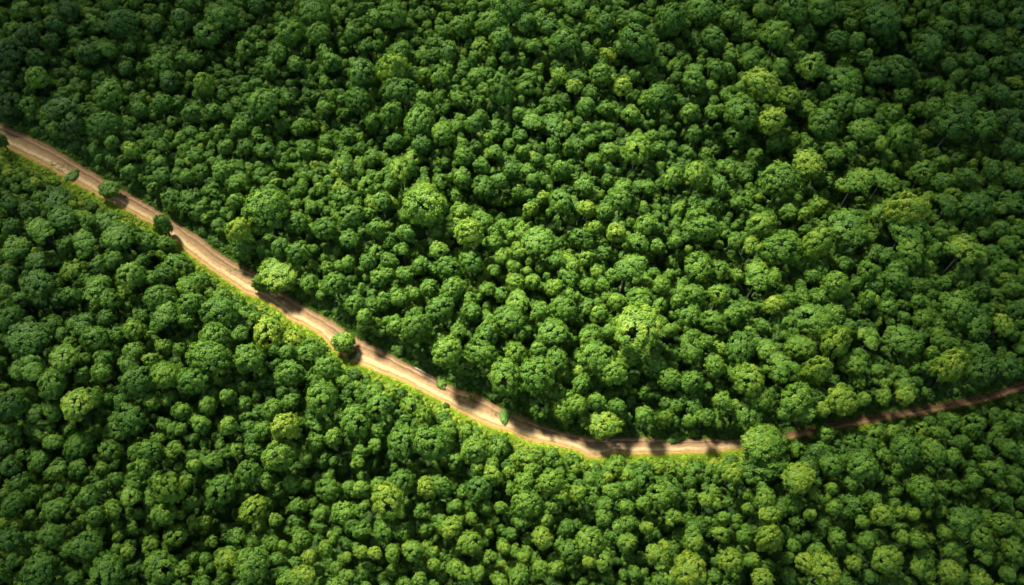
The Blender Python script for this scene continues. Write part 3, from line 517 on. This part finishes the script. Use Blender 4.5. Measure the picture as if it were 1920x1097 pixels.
print('TREES', len(hand), len(fill))
# undergrowth: low shrubs over the forest floor and the dark band along the far side of the road
P = []; K = []; TI = []; RO = []; SC = []
def shrub(x, y, r, t, hs=.75):
    z = 0 if abs(y) > 1e5 else None
    P.append((x, y, r*.25)); K.append(rf.randrange(8)); TI.append(t); RO.append((rf.gauss(0, .2), rf.gauss(0, .2), rf.uniform(0, 6.28))); SC.append((r, r, r*hs))
u_dir = unit(EU-EL); 
for _ in range(5200):
    i = rf.randrange(len(xs)); o_ = rf.random()**1.0*9.5+1.2
    p = EU[i]+u_dir[i]*o_; shrub(p[0]+rf.gauss(0, .3), p[1]+rf.gauss(0, .3), rf.uniform(.35, .95)*(1 if o_ > 2 else .6), .36+rf.gauss(0, .07))
for _ in range(3600):
    i = rf.randrange(len(xs)); o_ = rf.random()**.8*6+.7
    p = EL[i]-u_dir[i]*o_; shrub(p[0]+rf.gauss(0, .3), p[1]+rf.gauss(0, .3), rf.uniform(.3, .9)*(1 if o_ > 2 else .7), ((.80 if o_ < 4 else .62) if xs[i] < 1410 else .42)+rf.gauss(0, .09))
for _ in range(30000):
    x = rf.uniform(-230, 230); y = rf.uniform(-110, 200)
    shrub(x, y, rf.uniform(.8, 2.0), .38+rf.gauss(0, .09), .9)
P = np.array(P); rdd = road_dist(P[:, 0], P[:, 1]); gg = ground_z(P[:, 0], P[:, 1]); P[:, 2] += gg
qx, qy, _ = project(np.stack([P[:, 0], P[:, 1], gg], 1))
rs = np.array([q_[0] for q_ in SC])*6.0; mg = np.where(rs > 5, rs+4, rs*.5+1); ok = ~((qy > yu(qx)-mg) & (qy < yl(qx)+mg+np.where((rs > 5) & (qx < 1410), 8, 0))); I = np.nonzero(ok)[0]
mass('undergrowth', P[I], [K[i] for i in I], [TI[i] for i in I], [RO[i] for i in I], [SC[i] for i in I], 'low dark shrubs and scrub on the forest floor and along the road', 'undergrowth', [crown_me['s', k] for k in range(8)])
# verge grass
def tuft(seed):
    g = np.random.default_rng(seed); n = 60
    r = np.sqrt(g.uniform(0, 1, n))*.9; an = g.uniform(0, 6.28, n)
    b = np.stack([r*np.cos(an), r*np.sin(an), np.zeros(n)], 1); lean = g.normal(0, .45, (n, 3)); lean[:, 2] = g.uniform(.35, .8, n)
    w = unit(np.cross(lean, g.normal(0, 1, (n, 3))))*.06
    V = np.stack([b-w, b+w, b+lean*.7+w*.8, b+lean+np.array([0, 0, -.1])], 1).reshape(-1, 3)
    return make_mesh('grass_tuft', V, np.arange(n*4).reshape(-1, 4), None, [M_GRASS], shade4=g.uniform(0, 1, n))
P = []; K = []; TI = []; RO = []; SC = []
for side in (0, 1):
    for _ in range(9000 if side else 7000):
        i = rf.randrange(len(xs)); o_ = rf.random()**1.5*(5.5 if side else 8)+rf.gauss(0, .22)
        p = (EL[i]-u_dir[i]*o_) if side else (EU[i]+u_dir[i]*o_)
        P.append((p[0], p[1], .03)); K.append(rf.randrange(5)); q = rf.uniform(.28, .75)*(.6 if o_ < .6 else 1); SC.append((q, q, q*rf.uniform(.5, 1.0)))
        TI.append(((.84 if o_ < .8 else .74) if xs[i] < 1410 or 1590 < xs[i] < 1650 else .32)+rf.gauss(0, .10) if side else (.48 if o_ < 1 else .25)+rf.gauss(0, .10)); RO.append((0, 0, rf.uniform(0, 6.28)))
# a few tufts in the middle of the track
for cx0, cy0, k in ((115, 314, 40), (455, 510, 12), (955, 778, 70), (880, 748, 25), (1240, 822, 60), (1010, 798, 25)):
    for _ in range(k):
        p = flat(cx0+rf.gauss(0, 14), cy0+rf.gauss(0, 3.5)+ .45*rf.gauss(0, 6)); q = rf.uniform(.2, .42)
        P.append((p[0], p[1], .1)); K.append(rf.randrange(5)); SC.append((q, q, q*.6)); TI.append(.5+rf.gauss(0, .1)); RO.append((0, 0, rf.uniform(0, 6.28)))
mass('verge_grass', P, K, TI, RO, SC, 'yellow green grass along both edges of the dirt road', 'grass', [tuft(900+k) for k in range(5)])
# ------------------------------------------------------------------ the individual trees
def tree(name, d, key, label, category, group):
    t = bpy.data.objects.new(name, None); C.objects.link(t)
    t.location = (d['x'], d['y'], d['z']); t.empty_display_size = .5
    t['label'] = label; t['category'] = category
    if group: t['group'] = group
    rz = random.uniform(0, 6.28)
    for nm, me in (('crown', crown_me[key]), ('trunk', trunk_me[key])):
        o = bpy.data.objects.new(nm, me); C.objects.link(o); o.parent = t
        if nm == 'crown':
            o.location = (0, 0, d['h']); el = random.uniform(.86, 1.14); o.scale = (d['r']*el, d['r']/el, d['sz']); o.rotation_euler = (random.gauss(0, .06), random.gauss(0, .06), rz); o['tint'] = float(d['tint'])
        else:
            k = (d['h']+.25)/DEPTH; o.location = (0, 0, DEPTH*k-.25); kr = max(d['r'], 1.6); o.scale = (kr, kr, k); o.rotation_euler = (0, 0, rz)
    return t

DIRS = ['right of', 'above right of', 'above', 'above left of', 'left of', 'below left of', 'below', 'below right of']
ORD = ['', 'second', 'third', 'fourth', 'fifth', 'sixth', 'seventh', 'eighth']
cells = {}
for d in named:
    if 'label' in d: continue
    L_ = min(lm, key=lambda q: math.hypot(d['px']-q[0], (d['py']-q[1])))
    an = math.degrees(math.atan2(L_[1]-d['py'], d['px']-L_[0])) % 360
    dr = int(((an+22.5) % 360)//45)
    cells.setdefault((L_[2], dr), []).append((math.hypot(d['px']-L_[0], d['py']-L_[1]), d))
for (ref, dr), v in cells.items():
    v.sort(key=lambda q: q[0])
    for k, (_, d) in enumerate(v):
        szw = 'tall' if d['a'] > 1.15 else 'wide' if d['a'] < .85 else 'large' if d['rp'] > 26 else 'round' if d['rp'] > 20 else 'small'
        d['label'] = ('%s %s tree, %s %s %s' % (COL[int(d['b'])], szw, ORD[k] if k else 'next', DIRS[dr], ref))
seen = set()
for d in named:
    if d['label'] in seen: print('DUP', d['label'])
    seen.add(d['label'])
    big = d['rp'] > 21
    fam = 'm' if (d['a'] < .85 and random.random() < .6) else ('l' if big else 's')
    key = (fam, random.randrange({'m': 4, 'l': 8, 's': 8}[fam]))
    tree('tree', d, key, d['label'], 'tree', 'trees of the forest')
for px, py, r, b, a, h, lab in ROADSIDE:
    x, y, z = place(px, py, h); rr = r*mpp(px, py, h)
    d = dict(x=x, y=y, z=z, h=h, r=rr, sz=rr*sz_of(a, py), tint=tint_of(b))
    tree('tree', d, ('l' if r > 26 else 's', random.randrange(8)), lab, 'tree', 'trees on the road')
for px, py, r, b, a, h, lab in SHRUBS:
    x, y, z = place(px, py, h*.5); rr = r*mpp(px, py, h)
    o = bpy.data.objects.new('bush', crown_me['m', random.randrange(4)]); C.objects.link(o)
    o.location = (x, y, z+h*.45); o.scale = (rr*1.15, rr*.7, h*.8); o.rotation_euler = (0, 0, random.uniform(0, 6)); o['tint'] = tint_of(b)
    o['label'] = lab; o['category'] = 'bush'; o['group'] = 'bushes by the road'
# fallen log, stone
p0 = flat(779, 690); p1 = flat(812, 708)
v, f = tube([p0+(p1-p0)*t+np.array([0, 0, .17+.03*math.sin(t*9)]) for t in np.linspace(0, 1, 7)], [.16, .17, .15, .15, .13, .11, .06], 8)
o = bpy.data.objects.new('fallen_log', make_mesh('fallen_log', v, f, None, [plain('dry_wood', (.2, .18, .15), (.38, .34, .29))], smooth=True)); C.objects.link(o)
o['label'] = 'thin pale bare log lying along the far edge of the road'; o['category'] = 'log'
q = flat(1159, 834); g = np.random.default_rng(3)
v = ICO_V*(1+g.uniform(-.2, .2, (len(ICO_V), 1)))*np.array([.5, .38, .3])+q+np.array([0, 0, .25])
o = bpy.data.objects.new('stone', make_mesh('stone', v, None, ICO_F, [plain('pale_stone', (.5, .4, .3), (.75, .65, .52))])); C.objects.link(o)
o['label'] = 'small pale stone lying on the road right of the bend tree'; o['category'] = 'stone'
# ------------------------------------------------------------------ light
SUN_EL, SUN_AZ = R(51), R(-36)
sd = bpy.data.lights.new('sun', 'SUN'); sd.energy = 4.5; sd.angle = R(9); sd.color = (1, .955, .86)
so = bpy.data.objects.new('sun', sd); C.objects.link(so); so.rotation_euler = (math.pi/2-SUN_EL, 0, math.pi-SUN_AZ)
so.rotation_euler = (R(90)-SUN_EL, 0, R(180)-SUN_AZ)
w = bpy.data.worlds.new('World'); bpy.context.scene.world = w; w.use_nodes = True; nt = w.node_tree
sk = nt.nodes.new('ShaderNodeTexSky'); sk.sky_type = 'NISHITA'; sk.sun_disc = False; sk.sun_elevation = SUN_EL; sk.sun_rotation = SUN_AZ % (2*math.pi)
bg = nt.nodes['Background']; bg.inputs[1].default_value = .075; nt.links.new(sk.outputs[0], bg.inputs[0])
cd = bpy.data.cameras.new('camera'); cd.angle = HFOV; cd.sensor_width = 36; cd.lens = 18/TH; cd.clip_end = 20000; cd.clip_start = 1
co = bpy.data.objects.new('camera', cd); C.objects.link(co); co.location = CAM; co.rotation_euler = (math.pi/2-PITCH, 0, 0)
sc = bpy.context.scene; sc.camera = co
sc.view_settings.view_transform = 'Standard'; sc.view_settings.look = 'None'; sc.view_settings.gamma = 1; sc.view_settings.exposure = 1.85
sc.cycles.max_bounces = 5; sc.cycles.diffuse_bounces = 3; sc.cycles.transparent_max_bounces = 8

# added unseen cloud layer, its gap shaped to darken the edges of the frame
def gobo_material():
    m, nt = mat('gobo_vapour'); v = nd(nt, 'ShaderNodeVolumePrincipled'); v.inputs['Density'].default_value = GOBO_DENSITY
    v.inputs['Color'].default_value = (.93, .94, .96, 1); v.inputs['Anisotropy'].default_value = .35
    o = nd(nt, 'ShaderNodeOutputMaterial'); nt.links.new(v.outputs[0], o.inputs[1]); return m
GOBO_DENSITY = .028; GOBO_Z = 620.0
sdir = np.array([math.sin(SUN_AZ)*math.cos(SUN_EL), math.cos(SUN_AZ)*math.cos(SUN_EL), math.sin(SUN_EL)])
off = sdir*(GOBO_Z/sdir[2])
cxs = np.linspace(-900, 900, 91); cys = np.linspace(-800, 900, 86); CX, CY = np.meshgrid(cxs, cys)
def wob(x, y): return .5*np.sin(x*.013+1.9+1.2*np.sin(y*.009))+.35*np.sin(y*.019+.6+np.sin(x*.016))+.25*np.sin(x*.041-y*.033)
WX = np.clip(136+.25*CY, 90, 300)
gap = np.hypot((CX+4)/WX, (CY+10)/np.where(CY > -10, 140, 106))+.10*wob(CX*1.3, CY*1.3)
thick = 120*np.clip((gap-.58)/.90, 0, 1)**1.3*(1+.25*wob(CX+300, CY))
edge = np.clip((1-np.maximum(np.abs(CX)/900, np.abs(CY-50)/850))/.15, 0, 1); thick = np.maximum(thick*edge, .0)
nx_, ny_ = len(cxs), len(cys); q = (np.arange(ny_-1)[:, None]*nx_+np.arange(nx_-1)[None]).ravel()
Q = np.stack([q, q+1, q+1+nx_, q+nx_], 1); tf = thick.ravel()
keep = (tf[Q] > .5).all(1); Q = Q[keep]
top = np.stack([CX.ravel()+off[0], CY.ravel()+off[1], GOBO_Z+tf*.6], 1); bot = top.copy(); bot[:, 2] = GOBO_Z-tf*.4
NV = len(top); E = {}
for f in Q:
    for a, b in zip(f, np.roll(f, -1)): E[(a, b)] = 1
side = np.array([[b, a, a+NV, b+NV] for (a, b) in E if (b, a) not in E])
cm = make_mesh('gobo', np.concatenate([top, bot]), np.concatenate([Q, Q[:, ::-1]+NV, side]), None, [gobo_material()], smooth=True)
cl = bpy.data.objects.new('gobo', cm); C.objects.link(cl); cl['kind'] = 'stuff'; cl['label'] = 'added unseen clouds high over the forest with a wide gap'
sc.cycles.volume_bounces = 1
